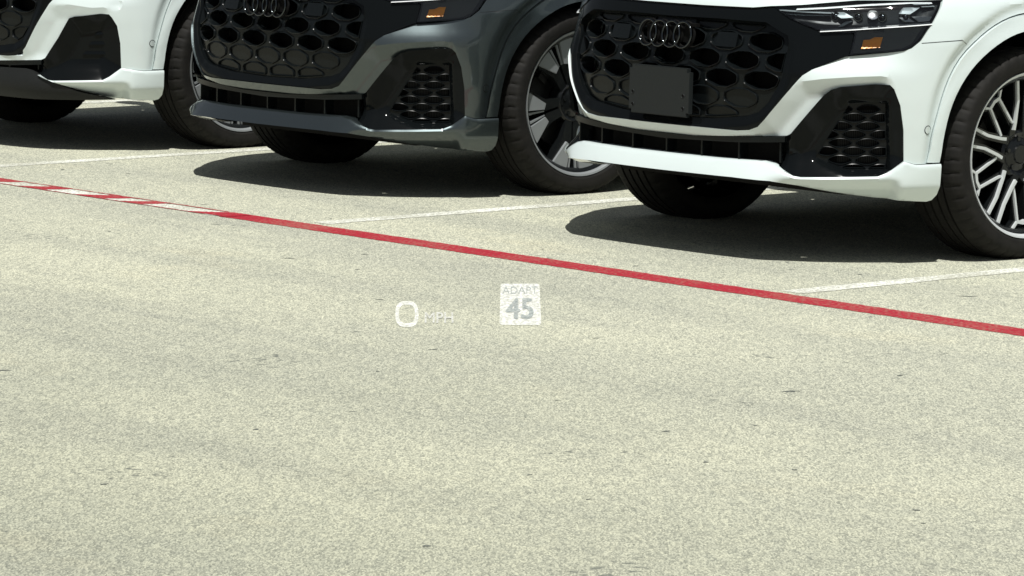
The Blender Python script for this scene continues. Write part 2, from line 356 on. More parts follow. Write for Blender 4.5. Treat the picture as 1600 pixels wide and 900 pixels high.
def gap_loop(x0, front):
    pts = []
    for a in np.linspace(0, 180, 41):
        r = .4835 + .0385 * smst(15, 50, a if a < 90 else 180 - a); pts.append((S_of_x(x0 + r * math.cos(R(a))), .38 + r * math.sin(R(a))))
    return pts
def arch_loop(x0):
    pts = []
    for a in np.linspace(0, 180, 41):
        r = .438 + .022 * smst(5, 50, a if a < 90 else 180 - a); pts.append((S_of_x(x0 + r * math.cos(R(a))), .38 + r * math.sin(R(a))))
    return pts
def body_ins(P):
    P = np.asarray(P); s, v = P[:, 0], P[:, 1]; x = SX(s); out = np.zeros(len(P))
    # surfaces round the air intake turn downwards below the crease
    inside = inpoly(P, KPOLY) & (s < 1.2)
    d = dist_to(P, [(.30, .473)] + KPOLY[2:16], False)
    out += np.where(inside, np.minimum(d, .065) * KS * smst(.30, .5, s), 0)
    # narrow central bar leans forward at the top
    out += np.where((s < .5) & (v < .4727) & (v > .43), (.4727 - v) * .5, 0)
    # crisp shoulder above the crease so the upper face looks up
    dc = dist_to(P, CREASE, False); out += np.where(~inside & (s < 1.3) & (v > .66), np.clip(dc, 0, .11) * .24 * (1 - smst(.90, 1.12, s)) * smst(.62, .72, s) * np.where(s > .985, smst(.655, .74, v), 1), 0)
    # hollow band in front of the wheel arches
    for x0 in (0, -2.995):
        r = np.hypot(x - x0, (v - .38) * 1.0); up = np.degrees(np.arctan2(v - .38, np.abs(x - x0))); ro = .512 + .055 * smst(5, 50, up)
        ok = (v > .37) & (s > .95) & (s < SMAX - .7)
        out += np.where(ok, .016 * smst(0, 1, (ro - r) / .034) - .004 * smst(ro + .10, ro, r), 0)
    return out
def lip_ins(P):
    P = np.asarray(P); s, v = P[:, 0], P[:, 1]; out = np.zeros(len(P))
    d = dist_to(P, LOWEDGE, False)
    out += .005 * np.clip(1 - d / .0075, 0, 1)                      # chamfered top edge
    w = smst(.50, .66, s)
    out -= (1 - w) * (.40 * np.clip(.366 - v, 0, .1) - .008)                # centre: leans forward towards its foot
    bx = smst(.985, 1.04, s)
    out += w * (1 - bx) * (1.05 * np.clip(.316 - v, 0, 1)) + w * bx * (-.012 + .55 * np.clip(.288 - v, 0, 1)) - .004 * w
    return out
def panel(name, outer, holes, inf, material, parent, h=.012, lines=(), zones=None, thick=.02, mirror='both', hb=None, angle=35, skipwall=None, extra=None):
    P, F = tri(outer, holes, h, lines, zones, hb)
    ins = inf(P) if callable(inf) else np.full(len(P), inf)
    V = list(map(tuple, surf(P, ins))); F = list(F)
    if thick:
        E = [e for e in border(F) if not (P[e[0]][0] < 1e-6 and P[e[1]][0] < 1e-6) and not (P[e[0]][0] > SMAX - 1e-6 and P[e[1]][0] > SMAX - 1e-6)]
        B = {}; back = surf(P, ins + thick)
        for a, b in E:
            for i in (a, b):
                if i not in B: B[i] = len(V); V.append(tuple(back[i]))
            F.append((b, a, B[a], B[b]))
    if extra: V, F = extra(V, F)
    if mirror == 'both': V, F = mirror_y(V, F)
    elif mirror == 'right': V, F = flip_y(V, F)
    return link(name, V, F, material, parent, angle)

def clip_poly(poly, conv):
    """Sutherland-Hodgman against a convex counter-clockwise polygon"""
    out = list(poly); n = len(conv)
    for i in range(n):
        a, b = conv[i], conv[(i + 1) % n]; inp = out; out = []
        if not inp: return []
        side = lambda p: (b[0] - a[0]) * (p[1] - a[1]) - (b[1] - a[1]) * (p[0] - a[0])
        for k in range(len(inp)):
            p, q = inp[k - 1], inp[k]; sp, sq = side(p), side(q)
            if sq >= 0:
                if sp < 0: t = sp / (sp - sq); out.append((p[0] + (q[0] - p[0]) * t, p[1] + (q[1] - p[1]) * t))
                out.append(q)
            elif sp >= 0: t = sp / (sp - sq); out.append((p[0] + (q[0] - p[0]) * t, p[1] + (q[1] - p[1]) * t))
    return out
def area(p): return .5 * sum(p[i][0] * p[(i + 1) % len(p)][1] - p[(i + 1) % len(p)][0] * p[i][1] for i in range(len(p)))
def shrink(p, k):
    c = np.mean(np.array(p), 0); return [tuple(c + (np.array(q) - c) * np.array(k)) for q in p]
def lattice(region, cells, fill, d0, depth, bev, h):
    """flat bars between rounded cells, each cell bevelled into a tube; returns V, F for the left half (s may be negative: full)"""
    P, F = tri(region, cells, h, hb=h * .6)
    V = []; Fo = []
    V = list(map(tuple, surf2(P, np.full(len(P), d0 + bev * 1.2)))); Fo = list(F)
    for c, bl in zip(cells, fill):
        c0 = resample(c, h * .6); n = len(c0); kx = 1 - 2 * bev / (max(q[0] for q in c) - min(q[0] for q in c)); ky = 1 - 2 * bev / (max(q[1] for q in c) - min(q[1] for q in c))
        W_ = max(q[0] for q in c) - min(q[0] for q in c); H_ = max(q[1] for q in c) - min(q[1] for q in c)
        sh = lambda e: shrink(c0, (max(1 - 2 * e / W_, .4), max(1 - 2 * e / H_, .4)))
        prof = [(0, d0 + bev * 1.2), (bev * .35, d0 + bev * .1), (bev * .75, d0 - bev * .15), (bev * 1.15, d0 + bev * .4)] + ([(bev * 1.3, d0 + bev * 1.6)] if bl else [(bev * 1.25, d0 + depth)])
        rings = [surf2(np.array(sh(e)), np.full(n, dd)) for e, dd in prof]
        b0 = len(V)
        for r in rings: V += list(map(tuple, r))
        for j in range(4):
            for i in range(n): k = (i + 1) % n; Fo.append((b0 + j * n + i, b0 + j * n + k, b0 + (j + 1) * n + k, b0 + (j + 1) * n + i))
        if bl: Fo.append(tuple(b0 + 4 * n + i for i in range(n)))
    return V, Fo
def surf2(P, ins):
    P = np.asarray(P, float); sg = np.where(P[:, 0] < 0, -1., 1.); Q = P.copy(); Q[:, 0] = np.abs(Q[:, 0]); o = surf(Q, ins); o[:, 1] *= sg; return o
def hexcell(cs, cv, w, h, r=2):
    # upright sided flattened hexagon with rounded corners
    p = [(cs - w / 2, cv + h * .24), (cs - w / 2, cv - h * .22), (cs - w * .30, cv - h / 2), (cs + w * .30, cv - h / 2), (cs + w / 2, cv - h * .22), (cs + w / 2, cv + h * .24), (cs + w * .30, cv + h / 2), (cs - w * .30, cv + h / 2)]
    return soften(p, w * .13)

# ------------------------------------------------------------------ wheels (axis y, outer face towards +y, centred on the hub)
def tyre_geo():
    a = Acc(); W = .1425; prof = []
    tread = [(-.112, .382), (-.104, .3865)]
    x = -.100
    for g in (-.062, -.021, .021, .062):
        tread += [(g - .0055, .3895), (g - .005, .381), (g + .005, .381), (g + .0055, .3895)]
    tread += [(.100, .3870), (.112, .382)]
    prof = [(.298, -.112), (.308, -.130), (.325, -.1405), (.350, -.1415), (.368, -.134)] + [(r, t) for t, r in tread] + [(.368, .134), (.352, .1415), (.330, .1405), (.320, .1375), (.316, .1375), (.309, .131), (.304, .122), (.298, .112)]
    n = 300; k = len(prof); V = []; F = []
    for i in range(n):
        ang = 2 * math.pi * i / n
        for r, t in prof:
            rr = r
            if .09 < abs(t) < .136 and r > .366: rr = r - (.006 if i % 6 == 0 else 0)          # shoulder sipes
            V.append((rr * math.cos(ang), t, rr * math.sin(ang)))
    for i in range(n):
        for j in range(k - 1): F.append((i * k + j, i * k + j + 1, ((i + 1) % n) * k + j + 1, ((i + 1) % n) * k + j))
    return V, F
def ext_poly(a, pts, y0, y1, bevel=.0, dish=None):
    """prism of a polar outline [(r, deg)]; the outer face y1 may dish towards the hub; side walls back to y0"""
    P = [(r * math.cos(R(t)), r * math.sin(R(t))) for r, t in pts]
    if area(P) < 0: P = P[::-1]
    rs = [math.hypot(*q) for q in P]; f = dish or (lambda r: 0); n = len(P); c = np.mean(np.array(P), 0)
    front = [(c[0] + (q[0] - c[0]) * (1 - bevel), y1 + f(r), c[1] + (q[1] - c[1]) * (1 - bevel)) for q, r in zip(P, rs)]
    mid = [(q[0], y1 + f(r) - .006, q[1]) for q, r in zip(P, rs)]; back = [(q[0], y0, q[1]) for q in P]
    F = [tuple(reversed(range(n)))]
    for i in range(n): k = (i + 1) % n; F += [(i, k, n + k, n + i), (n + i, n + k, 2 * n + k, 2 * n + i)]
    a.add(front + mid + back, F)
def stroke(a, pts, w, y0, y1, dish, w2=None):
    """bar following polar points [(r, deg)], width w to w2"""
    P = [np.array((r * math.cos(R(t)), r * math.sin(R(t)))) for r, t in pts]; n = len(P); Lf = []; Rt = []
    for i in range(n):
        d = P[min(i + 1, n - 1)] - P[max(i - 1, 0)]; d /= np.linalg.norm(d); nn = np.array((-d[1], d[0])); ww = w + ((w2 or w) - w) * i / (n - 1)
        Lf.append(P[i] + nn * ww / 2); Rt.append(P[i] - nn * ww / 2)
    V = []; F = []
    for i in range(n):
        for q, in2 in ((Lf[i], 1), (Rt[i], 1)):
            r = np.hypot(*q); y = y1 + dish(r); V += [(q[0], y, q[1]), (q[0], y0, q[1])]
        # per station: L top, L back, R top, R back
    for i in range(n - 1):
        b = i * 4; c = b + 4
        F += [(b, c, c + 2, b + 2), (b + 1, c + 1, c, b), (b + 2, c + 2, c + 3, b + 3)]
    F += [(0, 2, 3, 1), (4 * n - 4, 4 * n - 3, 4 * n - 1, 4 * n - 2)]
    a.add(V, F)
DISH = lambda r: -.012 - .028 * (1 - min(1, r / .29)) ** 1.2
def wheel_mats_geo(kind):
    barrel = Acc(); barrel.lathe([(.288, .117), (.276, .108), (.268, .085), (.262, .0), (.25, -.08), (.25, -.11)], 72, (0, 0, 0))
    barrel.lathe([(.25, -.02), (.20, -.022), (.02, -.022)], 48, (0, 0, 0))
    face = Acc(); face.lathe([(.286, .098), (.291, .120), (.2975, .130), (.3045, .1325), (.3055, .126), (.300, .108)], 96, (0, 0, 0))
    dark = Acc(); dark.lathe([(.0, .088), (.032, .088), (.036, .080)], 32, (0, 0, 0))
    dark.lathe([(.036, .082), (.062, .070), (.078, .078), (.088, .070), (.09, .02)], 40, (0, 0, 0))
    for k in range(5):
        a0 = (-20 if kind == 'multi' else -12) + 72 * k
        if kind == 'multi':
            for sg in (1, -1):
                stroke(face, [(.296, a0 + sg * 29.5), (.20, a0 + sg * 29), (.125, a0 + sg * 22), (.098, a0 + sg * 15)], .0105, .075, .118, DISH, .012)
                stroke(face, [(.296, a0 + sg * 14.5), (.246, a0 + sg * 6.5), (.15, a0 + sg * 13), (.125, a0 + sg * 17)], .0095, .078, .113, DISH, .008)
                stroke(dark, [(.285, a0 + sg * 29.5), (.20, a0 + sg * 29), (.125, a0 + sg * 22), (.075, a0 + sg * 8)], .028, .03, .108, DISH, .030)
                stroke(dark, [(.285, a0 + sg * 14.5), (.246, a0 + sg * 6.5), (.15, a0 + sg * 13), (.10, a0 + sg * 20)], .024, .03, .104, DISH, .022)
            stroke(face, [(.247, a0 + 7), (.252, a0), (.247, a0 - 7)], .013, .078, .113, DISH)
        else:
            for sg in (1, -1):
                ext_poly(face, [(.296, a0 + sg * 24.5), (.296, a0 + sg * 7.5), (.18, a0 + sg * 5), (.17, a0 + sg * 13)], .06, .118, .02, DISH)
                ext_poly(dark, [(.290, a0 + sg * 25), (.290, a0 + sg * 2), (.15, a0 + sg * 2), (.06, a0 + sg * 3), (.07, a0 + sg * 30), (.16, a0 + sg * 19)], .03, .106, .0, DISH)
                ext_poly(face, [(.286, a0 + sg * 5.2), (.286, a0 + sg * 3.2), (.18, a0 + sg * 2), (.18, a0 + sg * 3.6)], .06, .112, .0, DISH)
    for k in range(5):
        a_ = R(72 * k + 16); dark.lathe([(.0, .079), (.008, .079), (.009, .066)], 10, (.055 * math.cos(a_), 0, .055 * math.sin(a_)))
    disc = Acc(); disc.lathe([(.09, .012), (.195, .012), (.197, -.01)], 64, (0, 0, 0))
    for a_ in range(40, 110, 6): disc.box((.175 * math.cos(R(a_)), .01, .175 * math.sin(R(a_))), (.045, .06, .05), Matrix.Rotation(-R(a_), 3, 'Y'))
    return barrel, face, dark, disc
WG = {}
def wheel(parent, pos, right, kind):
    if kind not in WG:
        b, f, d, dc = wheel_mats_geo(kind); tv, tf = tyre_geo(); WG[kind] = {}
        for side in (0, 1):
            fl = (lambda V, F: flip_y(V, F)) if side else (lambda V, F: (V, F))
            tmp = [link('wheel', *fl(b.V, b.F), M['rimblack'], None, 40), link('tyre', *fl(tv, tf), M['rubber'], None, 50), link('spoke_face', *fl(f.V, f.F), M['rimface'] if kind == 'multi' else M['rimgrey'], None, 30),
                   link('hub_spokes', *fl(d.V, d.F), M['rimblack'], None, 30), link('brake_disc', *fl(dc.V, dc.F), M['steel'], None, 30)]
            WG[kind][side] = [t.data for t in tmp]
            for t in tmp: bpy.data.objects.remove(t)
    me = WG[kind][1 if right else 0]
    w = bpy.data.objects.new('wheel', me[0]); COL.objects.link(w); w.parent = parent; w.location = pos; w.rotation_euler = (0, 0, 0)
    for nm, mm in zip(('tyre', 'spoke_face', 'hub_spokes', 'brake_disc'), me[1:]):
        o = bpy.data.objects.new(nm, mm); COL.objects.link(o); o.parent = w
    return w

# ------------------------------------------------------------------ the car
def strip_shape(name, poly, ins, mt, parent, side, thick=.006, h=.006):
    return panel(name, poly if area(poly) > 0 else poly[::-1], (), ins, mt, parent, h, thick=thick, mirror='none' if side > 0 else 'right', angle=50)
BASE = {k: list(globals()[k]) for k in ('UPPER_LOW', 'MESH', 'INT', 'LOWEDGE', 'CREASE', 'KPOLY')}
def remap(L_):
    out = []
    for s, v in L_:
        dv = .052 * float(smst(.66, .50, v) * smst(.385, .43, v)) * float(smst(.78, .70, s)); ds = .055 * float(smst(.80, 1.0, s) * smst(1.085, 1.04, s)) * float(smst(.78, .70, v))
        dv += .030 * float(smst(.56, .62, v) * smst(.72, .80, s) * smst(.72, .70, v)); out.append((s - ds, v - dv))
    return out
def use_variant(on):
    for k, L_ in BASE.items(): globals()[k] = remap(L_) if on else list(L_)
def build_car(loc, label, paintkey, kind='trim', wheelkind='multi', plate=False, drop=0):
    car = bpy.data.objects.new('parked_suv', None); COL.objects.link(car); car.location = loc
    car['label'] = label; car['category'] = 'car'; car['group'] = 'sport utility cars parked side by side'
    global KS; KS = .28 if kind == 'valance' else .50; PT = M[paintkey]; use_variant(kind == 'valance'); RM = remap if kind == 'valance' else (lambda q: q)
    # --- body shell: one half outline, mirrored
    gapF = gap_loop(0, True); gapR = gap_loop(-2.995, False)
    bot = RM([(1.04, .381)]) + [(1.085, .370), (1.130, .371)] + gapF[1:] + [(S_of_x(-.486), .30), (S_of_x(-.50), .27)]
    bot += [(S_of_x(-2.49), .27), (S_of_x(-2.509), .30)] + gapR + [(S_of_x(-3.50), .33), (SMAX - .5, .30), (SMAX, .30), (SMAX, .985), (0, .985)]
    outer = [(0, .439)] + [q for q in INT[:14]] + bot
    holes = [[(1e-7 if q[0] == 0 else q[0], q[1]) for q in UPPER]]
    # the upper opening touches the centre line: run the outline round it instead
    outer = outer[:-1] + [(0, .985)] + TOPV + UPPER_LOW[::-1][1:]
    def cap(V, F):
        V = list(V); F = list(F); st = sorted(set(list(np.arange(0, 1.8, .03)) + list(np.arange(1.8, SMAX, .08)) + [SMAX])); rows = []
        E0 = surf([(s, .985) for s in st], body_ins(np.array([(s, .985) for s in st])))
        nT = 10; b0 = len(V)
        for e in E0:
            tx = min(max(e[0], -3.75), -.45); ty = min(e[1], .73)
            for j in range(nT + 1):
                t = (j / nT) ** 1.5; z = e[2] + (1.115 - e[2]) * (1 - (1 - t) ** 2.0) - .0; ridge = .0
                V.append((e[0] + (tx - e[0]) * t, e[1] + (ty - e[1]) * t, z))
        n = nT + 1
        for i in range(len(E0) - 1):
            for j in range(nT): F.append((b0 + i * n + j, b0 + (i + 1) * n + j, b0 + (i + 1) * n + j + 1, b0 + i * n + j + 1))
        return V, F
    lines = [CREASE]
    zones = [(0, 1.75, .013, .013), (1.75, SMAX - .01, .06, .04)]
    key = ('body',)
    body = panel('body', outer, (), body_ins, PT, car, .013, lines=lines, zones=zones, thick=.022, hb=.010, angle=28, extra=cap)
    # --- front lip / lower blade
    lipo = LOWEDGE + LIPBOT[::-1][1:]
    lipo = lipo[::-1]
    if kind == 'trim':
        panel('bumper_lip', lipo, (), lip_ins, PT, car, .009, lines=[[(q[0], q[1] - .0075) for q in LOWEDGE[:-1]]], thick=.05, hb=.007, angle=45)
    else:
        cut = [(0, .25), (.60, .25), (.60, .345), (0, .40)]
        lw = RM([(.590, .3435), (.64, .324), (.668, .3205), (.946, .327), (.983, .341), (1.04, .381), (1.085, .368), (1.181, .370), (1.181, .256), (1.170, .236), (1.149, .230), (.98, .239), (.80, .275), (.66, .318)])
        panel('bumper_lip', lw[::-1], (), lip_ins, PT, car, .009, lines=[[(q[0] - .001, q[1] - .0075) for q in LOWEDGE[5:-1]]], thick=.05, hb=.007, angle=45, mirror='none')
        panel('bumper_lip', lw[::-1], (), lip_ins, PT, car, .010, thick=.05, hb=.008, angle=45, mirror='right')
        lk = [(0, .366), (.268, .366), (.504, .369), (.546, .362), (.588, .3435), (.658, .316), (.79, .271), (.955, .236), (.8, .232), (.557, .23), (0, .235)]
        panel('skid_valance', lk[::-1], (), .012, M['plastic'], car, .016, thick=.05, hb=.012, angle=30)
    # --- wheel arch trims
    for x0, fr in ((0, True), (-2.995, False)):
        g = [(x0s, v_) for x0s, v_ in [(S_of_x(x0 + (.4805 + .036 * smst(15, 50, a if a < 90 else 180 - a)) * math.cos(R(a))), .38 + (.4805 + .036 * smst(15, 50, a if a < 90 else 180 - a)) * math.sin(R(a))) for a in np.linspace(0, 180, 41)]]; a_ = arch_loop(x0); oo = g + [(g[-1][0], .30)] + [(a_[-1][0], .30)] + a_[::-1]
        if fr: oo = [(1.132, .3745)] + g[1:] + [(g[-1][0], .30), (a_[-1][0], .30)] + a_[::-1][:-1] + [(1.181, .3745)]
        oo = oo[::-1] if area(oo) < 0 else oo
        def ai(P, x0=x0):
            r = np.hypot(SX(P[:, 0]) - x0, P[:, 1] - .38); return .002 - .006 * smst(.50, .455, r) + .004 * smst(.462, .445, r)
        for side in (1, -1):
            panel('wheel_arch_trim', oo, (), ai, PT, car, .016, thick=.055, mirror='none' if side > 0 else 'right', angle=40, hb=.014)
    # shut lines
    for side in (1, -1):
        ln = [(1.10, .8035), (1.18, .8085), (1.26, .8125), (1.29, .795)]; pl = [(q[0], q[1] + .0012) for q in ln] + [(q[0], q[1] - .0012) for q in ln[::-1]]
        strip_shape('shut_line', pl, lambda P: body_ins(P) - .0006, M['satin'], car, side, 0, .02)
        # parking sensor: a disc with a dark ring round it
        o = strip_shape('parking_sensor', [(1.128 + .0125 * math.cos(t), .493 + .0135 * math.sin(t)) for t in np.linspace(0, 2 * math.pi, 20)[:-1]], lambda P: body_ins(P) - .0022, PT, car, side, .004, .01)
        rp, rf = tri([(1.128 + .0155 * math.cos(t), .493 + .0165 * math.sin(t)) for t in np.linspace(0, 2 * math.pi, 20)[:-1]], (), .02)
        V = list(map(tuple, surf(rp, body_ins(rp) - .0006)));
        if side < 0: V, rf = flip_y(V, rf)
        link('sensor_ring', V, rf, M['satin'], o)
    # --- grille surround and mesh
    HLc = [(q[0], q[1]) for q in HL]
    def sur_ins(P):
        d = dist_to(P, MESH, False); s, v = P[:, 0], P[:, 1]
        i = .008 + .014 * smst(.035, 0, d) * (1 - smst(.60, .66, s)) * (1 - smst(.74, .82, v))
        return i + .012 * smst(.62, .70, s) * smst(.02, .0, dist_to(P, UPPER_LOW, False)) * 0
    FR = UPPER_LOW[:]                                   # lower edge from the centre out
    FR = [(q[0], q[1] + .002) for q in FR[:11]] + [(.834, .757), (.834, .757), (.853, .832), (.848, .8395), (.738, .840), (.60, .886), (.511, .922), (.416, .9155), (.16, .9125), (0, .9125)]
    FR = FR[:11] + FR[12:] + [(0, .867)] + MESH[::-1][1:]
    panel('grille_frame', FR, (), sur_ins, M['gloss'], car, .010, thick=.03, hb=.008, angle=62)
    reg = [(q[0], q[1]) for q in MESH]; regf = reg[:-1] + [(0, .867)]; full = reg + [(-q[0], q[1]) for q in reg[::-1][1:-1]]
    full = [q for q in full]
    conv = shrink(full, (.985, .965)); cells = []; fill = []
    rows = [(.862, 0, 0), (.795, 1, 0), (.727, 0, 0), (.659, 1, 0), (.591, 0, 1), (.523, 1, 1)]
    for zc, odd, bl in rows:
        for i in range(-4, 5):
            cs = (i + (.5 if odd else 0)) * .194
            c = clip_poly(soften([(cs - .085, zc + .016), (cs - .085, zc - .016), (cs - .032, zc - .038), (cs + .032, zc - .038), (cs + .085, zc - .016), (cs + .085, zc + .016), (cs + .034, zc + .036), (cs - .034, zc + .036)], .013), conv)
            if len(c) < 4 or abs(area(c)) < .0018: continue
            if abs(cs) < .10 and zc > .84: continue
            b = bl or (zc == .795 and abs(abs(cs) - .291) < .01) or zc > .85
            cells.append(c); fill.append(b)
    V, F = lattice(full, cells, fill, .030, .055, .0055, .014)
    link('grille_mesh', V, F, M['mesh'], car, 30)
    # backing
    P, F = tri(full, (), .05); link('grille_backing', list(map(tuple, surf2(P, np.full(len(P), .10)))), F, M['void'], car)
    # emblem of four linked rings on a small pedestal
    em = Acc(); c0 = .9235
    tilt = Vector((math.cos(R(8)), 0, math.sin(R(8)))); up = Vector((-math.sin(R(8)), 0, math.cos(R(8))))
    for i in range(4):
        y = (i - 1.5) * .0647; em.ring((c0 + .004 + (.0015 if i % 2 else 0), y, .803), .0475, .0042, tilt, up, 56, 8)
    emo = link('ring_emblem', em.V, em.F, M['dkchrome'], car, 60)
    pd = Acc()
    for i in range(4):
        y = (i - 1.5) * .0647; pd.ring((c0 - .012, y, .803), .0465, .0055, tilt, up, 40, 6)
    pd.box((.900, 0, .803), (.02, .24, .055)); pd.box((.905, .125, .84), (.02, .06, .012))
    link('emblem_base', pd.V, pd.F, M['void'], emo, 50)
    # radar / camera covers in the upper cells
    for y in (-.295, .295):
        q = [(y - .052, .770), (y + .052, .770), (y + .052, .822), (y - .052, .822)]; P, F = tri(soften(q, .006), (), .03)
        V = list(map(tuple, surf2(P, np.full(len(P), .028)))); n = len(V); E_ = border(F); V += list(map(tuple, surf2(P, np.full(len(P), .05)))); F = list(F) + [(b, a, a + n, b + n) for a, b in E_]
        link('sensor_cover', V, F, M['mesh'], car, 30)
    if plate:
        bm = bmesh.new(); bmesh.ops.create_cube(bm, size=1); bmesh.ops.scale(bm, vec=(.016, .336, .180), verts=bm.verts)
        bmesh.ops.bevel(bm, geom=[e for e in bm.edges if abs(e.verts[0].co.x - e.verts[1].co.x) > .01], offset=.014, segments=4, affect='EDGES')
        bmesh.ops.bevel(bm, geom=[e for e in bm.edges if abs(e.verts[0].co.x - e.verts[1].co.x) < 1e-5 and e.verts[0].co.x > 0 and len(e.link_faces) == 2 and e.calc_face_angle(0) > 1], offset=.003, segments=2, affect='EDGES')
        me = bpy.data.meshes.new('plate_holder'); bm.to_mesh(me); bm.free(); me.materials.append(M['plate'])
        po = bpy.data.objects.new('plate_holder', me); COL.objects.link(po); po.parent = car; po.location = (.950, .004, .594); po.rotation_euler = (0, R(-1.5), 0)
        for y in (-.145, .133):
            for z in (-.012, -.058):
                hl = Acc(); V = [(.0085, y + .0068 * math.cos(t), z + .0068 * math.sin(t)) for t in np.linspace(0, 2 * math.pi, 17)[:-1]]
                hl.add(V, [tuple(range(16))]); o = link('screw_hole', hl.V, hl.F, M['void'], po)
                cl = Acc(); cl.ring((.0085, y, z), .0075, .0012, (1, 0, 0), (0, 0, 1), 20, 6); cl.add([(.0095, y - .004, z - .005), (.0095, y - .001, z - .0065), (.0095, y + .0005, z - .003)], [(0, 1, 2)])
                link('hole_rim', cl.V, cl.F, M['plate'], po)
    # --- lower grille between the intakes
    def lg_ins(P): return .028 + 0 * P[:, 0]
    top = RM([(0, .4375), (.16, .4375), (.395, .451), (.60, .462), (.60, .442), (.395, .430), (0, .418)])
    panel('lower_grille_trim', top[::-1] if area(top) < 0 else top, (), .012, M['mesh'], car, .012, thick=.03, angle=30)
    g = Acc()
    for i in range(-3, 4):
        s = i * .192; V = []
        q = surf2([(s - .004, .366), (s + .004, .366), (s + .004, .437), (s - .004, .437)], np.full(4, .026)); q2 = surf2([(s - .004, .366), (s + .004, .366), (s + .004, .437), (s - .004, .437)], np.full(4, .075))
        link('grille_bar', list(q) + list(q2), [(0, 1, 2, 3), (1, 5, 6, 2), (4, 0, 3, 7), (4, 7, 6, 5)], M['mesh'], car, 20)
    P, F = tri([(0, .35), (.66, .34), (.64, .47), (0, .46)], (), .05); V, F = mirror_y(list(map(tuple, surf(P, np.full(len(P), .085)))), F); link('lower_grille_backing', V, F, M['void'], car)
    # --- side intakes
    IH = [(.604, .464), (.625, .474), (.692, .553), (.746, .616), (.772, .635), (.805, .646), (.928, .657), (.984, .655), (.999, .640), (1.022, .582), (1.036, .494), (1.04, .381), (.983, .341), (.946, .327), (.668, .3205), (.640, .324), (.594, .342), (.548, .362)]
    IH = RM(IH); IH = IH[::-1] if area(IH) < 0 else IH
    RIM = [(.640, .324), (.668, .3205), (.946, .327), (.983, .341), (1.04, .381), (1.036, .494), (1.022, .582), (.999, .640), (.984, .655), (.928, .657), (.805, .646), (.772, .635), (.746, .616), (.692, .553), (.625, .474)]; RIM = RM(RIM)
    IM = [(.715, .388), (.83, .350), (.981, .350), (.986, .40), (.975, .585), (.842, .585), (.785, .502), (.730, .415)]
    def int_ins(P):
        d = dist_to(P, RIM, False); s, v = P[:, 0], P[:, 1]
        bowl = .006 + np.minimum(d, .085) * .50
        ledge = .004 + np.clip(v - .322, 0, .05) * 1.1 * (1 - smst(.92, 1.0, s)) + smst(.92, 1.0, s) * np.minimum(d, .05) * .6
        b_ = np.minimum(bowl, np.where(v < .40, ledge + .0, 9)); k_ = smst(.014, .0, dist_to(P, IM)) * (0 if kind == 'valance' else 1); b_ = b_ * (1 - k_) + .047 * k_
        return b_ + .012 * smst(.03, 0, dist_to(P, [(.548, .362), (.604, .464)], False))
    for side in (1, -1):
        im_conv = shrink(IM, (.99, .99)); im_conv = im_conv if area(im_conv) > 0 else im_conv[::-1]; IMp = IM if area(IM) > 0 else IM[::-1]
        it = panel('side_intake', IH, () if kind == 'valance' else (IMp,), int_ins, M['gloss'], car, .010, thick=.012, mirror='none' if side > 0 else 'right', angle=40, hb=.008)
        if kind == 'valance':
            for zc, s0_, s1_ in ((.40, .78, .93), (.445, .80, .93), (.49, .83, .93), (.535, .86, .925)):
                strip_shape('intake_slat', [(s0_, zc - .006), (s1_, zc - .004), (s1_, zc + .010), (s0_ + .015, zc + .008)], lambda P: .045 - (P[:, 1].max() - P[:, 1]) * .25, M['gloss'], it, side, .02, .012)
            continue_mesh = False
        cells = []; fl = []
        for j in range(8):
            zc = .350 + j * .0305
            for i in range(-4, 5):
                cs = .86 + (i + (.5 if j % 2 else 0)) * .103
                c = clip_poly(chaikin([(cs - .047, zc + .004), (cs - .047, zc - .004), (cs - .02, zc - .019), (cs + .02, zc - .019), (cs + .047, zc - .004), (cs + .047, zc + .004), (cs + .02, zc + .019), (cs - .02, zc + .019)], 2), im_conv)
                if len(c) < 4 or abs(area(c)) < .0006: continue
                cells.append(c); fl.append(False)
        if kind == 'valance': cells = None
        V, F = lattice(IMp, cells, fl, .046, .026, .0040, .010) if cells else ([], [])
        if side < 0: V, F = flip_y(V, F)
        if cells: link('intake_mesh', V, F, M['mesh'], it, 30)
        P, F = tri(shrink(IMp, (1.06, 1.06)), (), .04); V = list(map(tuple, surf(P, np.full(len(P), .075))))
        if side < 0: V, F = flip_y(V, F)
        if cells: link('intake_backing', V, F, M['void'], it)
        # fine vertical radiator fins behind the mesh
        fn = Acc()
        for s in np.arange(.80, .975, .007):
            q = surf([(s - .0012, .37), (s + .0012, .37), (s + .0012, .56), (s - .0012, .56)], np.full(4, .068)); fn.add(q, [(0, 1, 2, 3)])
        if side < 0: fn.V, fn.F = flip_y(fn.V, fn.F)
        if cells: link('intake_fins', fn.V, fn.F, M['plate'], it)
        # --- headlight
        hl = panel('headlight', HLc if area(HLc) > 0 else HLc[::-1], (), lambda P: .034 - .010 * smst(.05, .0, dist_to(P, HLc)), M['lampdark'], car, .014, thick=0, mirror='none' if side > 0 else 'right', hb=.012)
        rimp = soften(HLc, .004); inner = shrink(HLc, (.985, .955))
        wl = panel('lamp_edge', HLc if area(HLc) > 0 else HLc[::-1], (), .004, M['lens'], hl, .014, thick=.0, mirror='none' if side > 0 else 'right', hb=.012); wl.name = 'lamp_lens'; wl.data.name = 'lamp_lens'
        B = surf(np.array(resample(HLc, .012)), np.full(len(resample(HLc, .012)), .005)); B2 = surf(np.array(resample(HLc, .012)), np.full(len(B), .036)); n = len(B)
        V = list(map(tuple, B)) + list(map(tuple, B2)); F = [(i, (i + 1) % n, n + (i + 1) % n, n + i) for i in range(n)]
        if side < 0: V, F = flip_y(V, F)
        link('lamp_rim', V, F, M['gloss'], hl, 40)
        hw = .0028
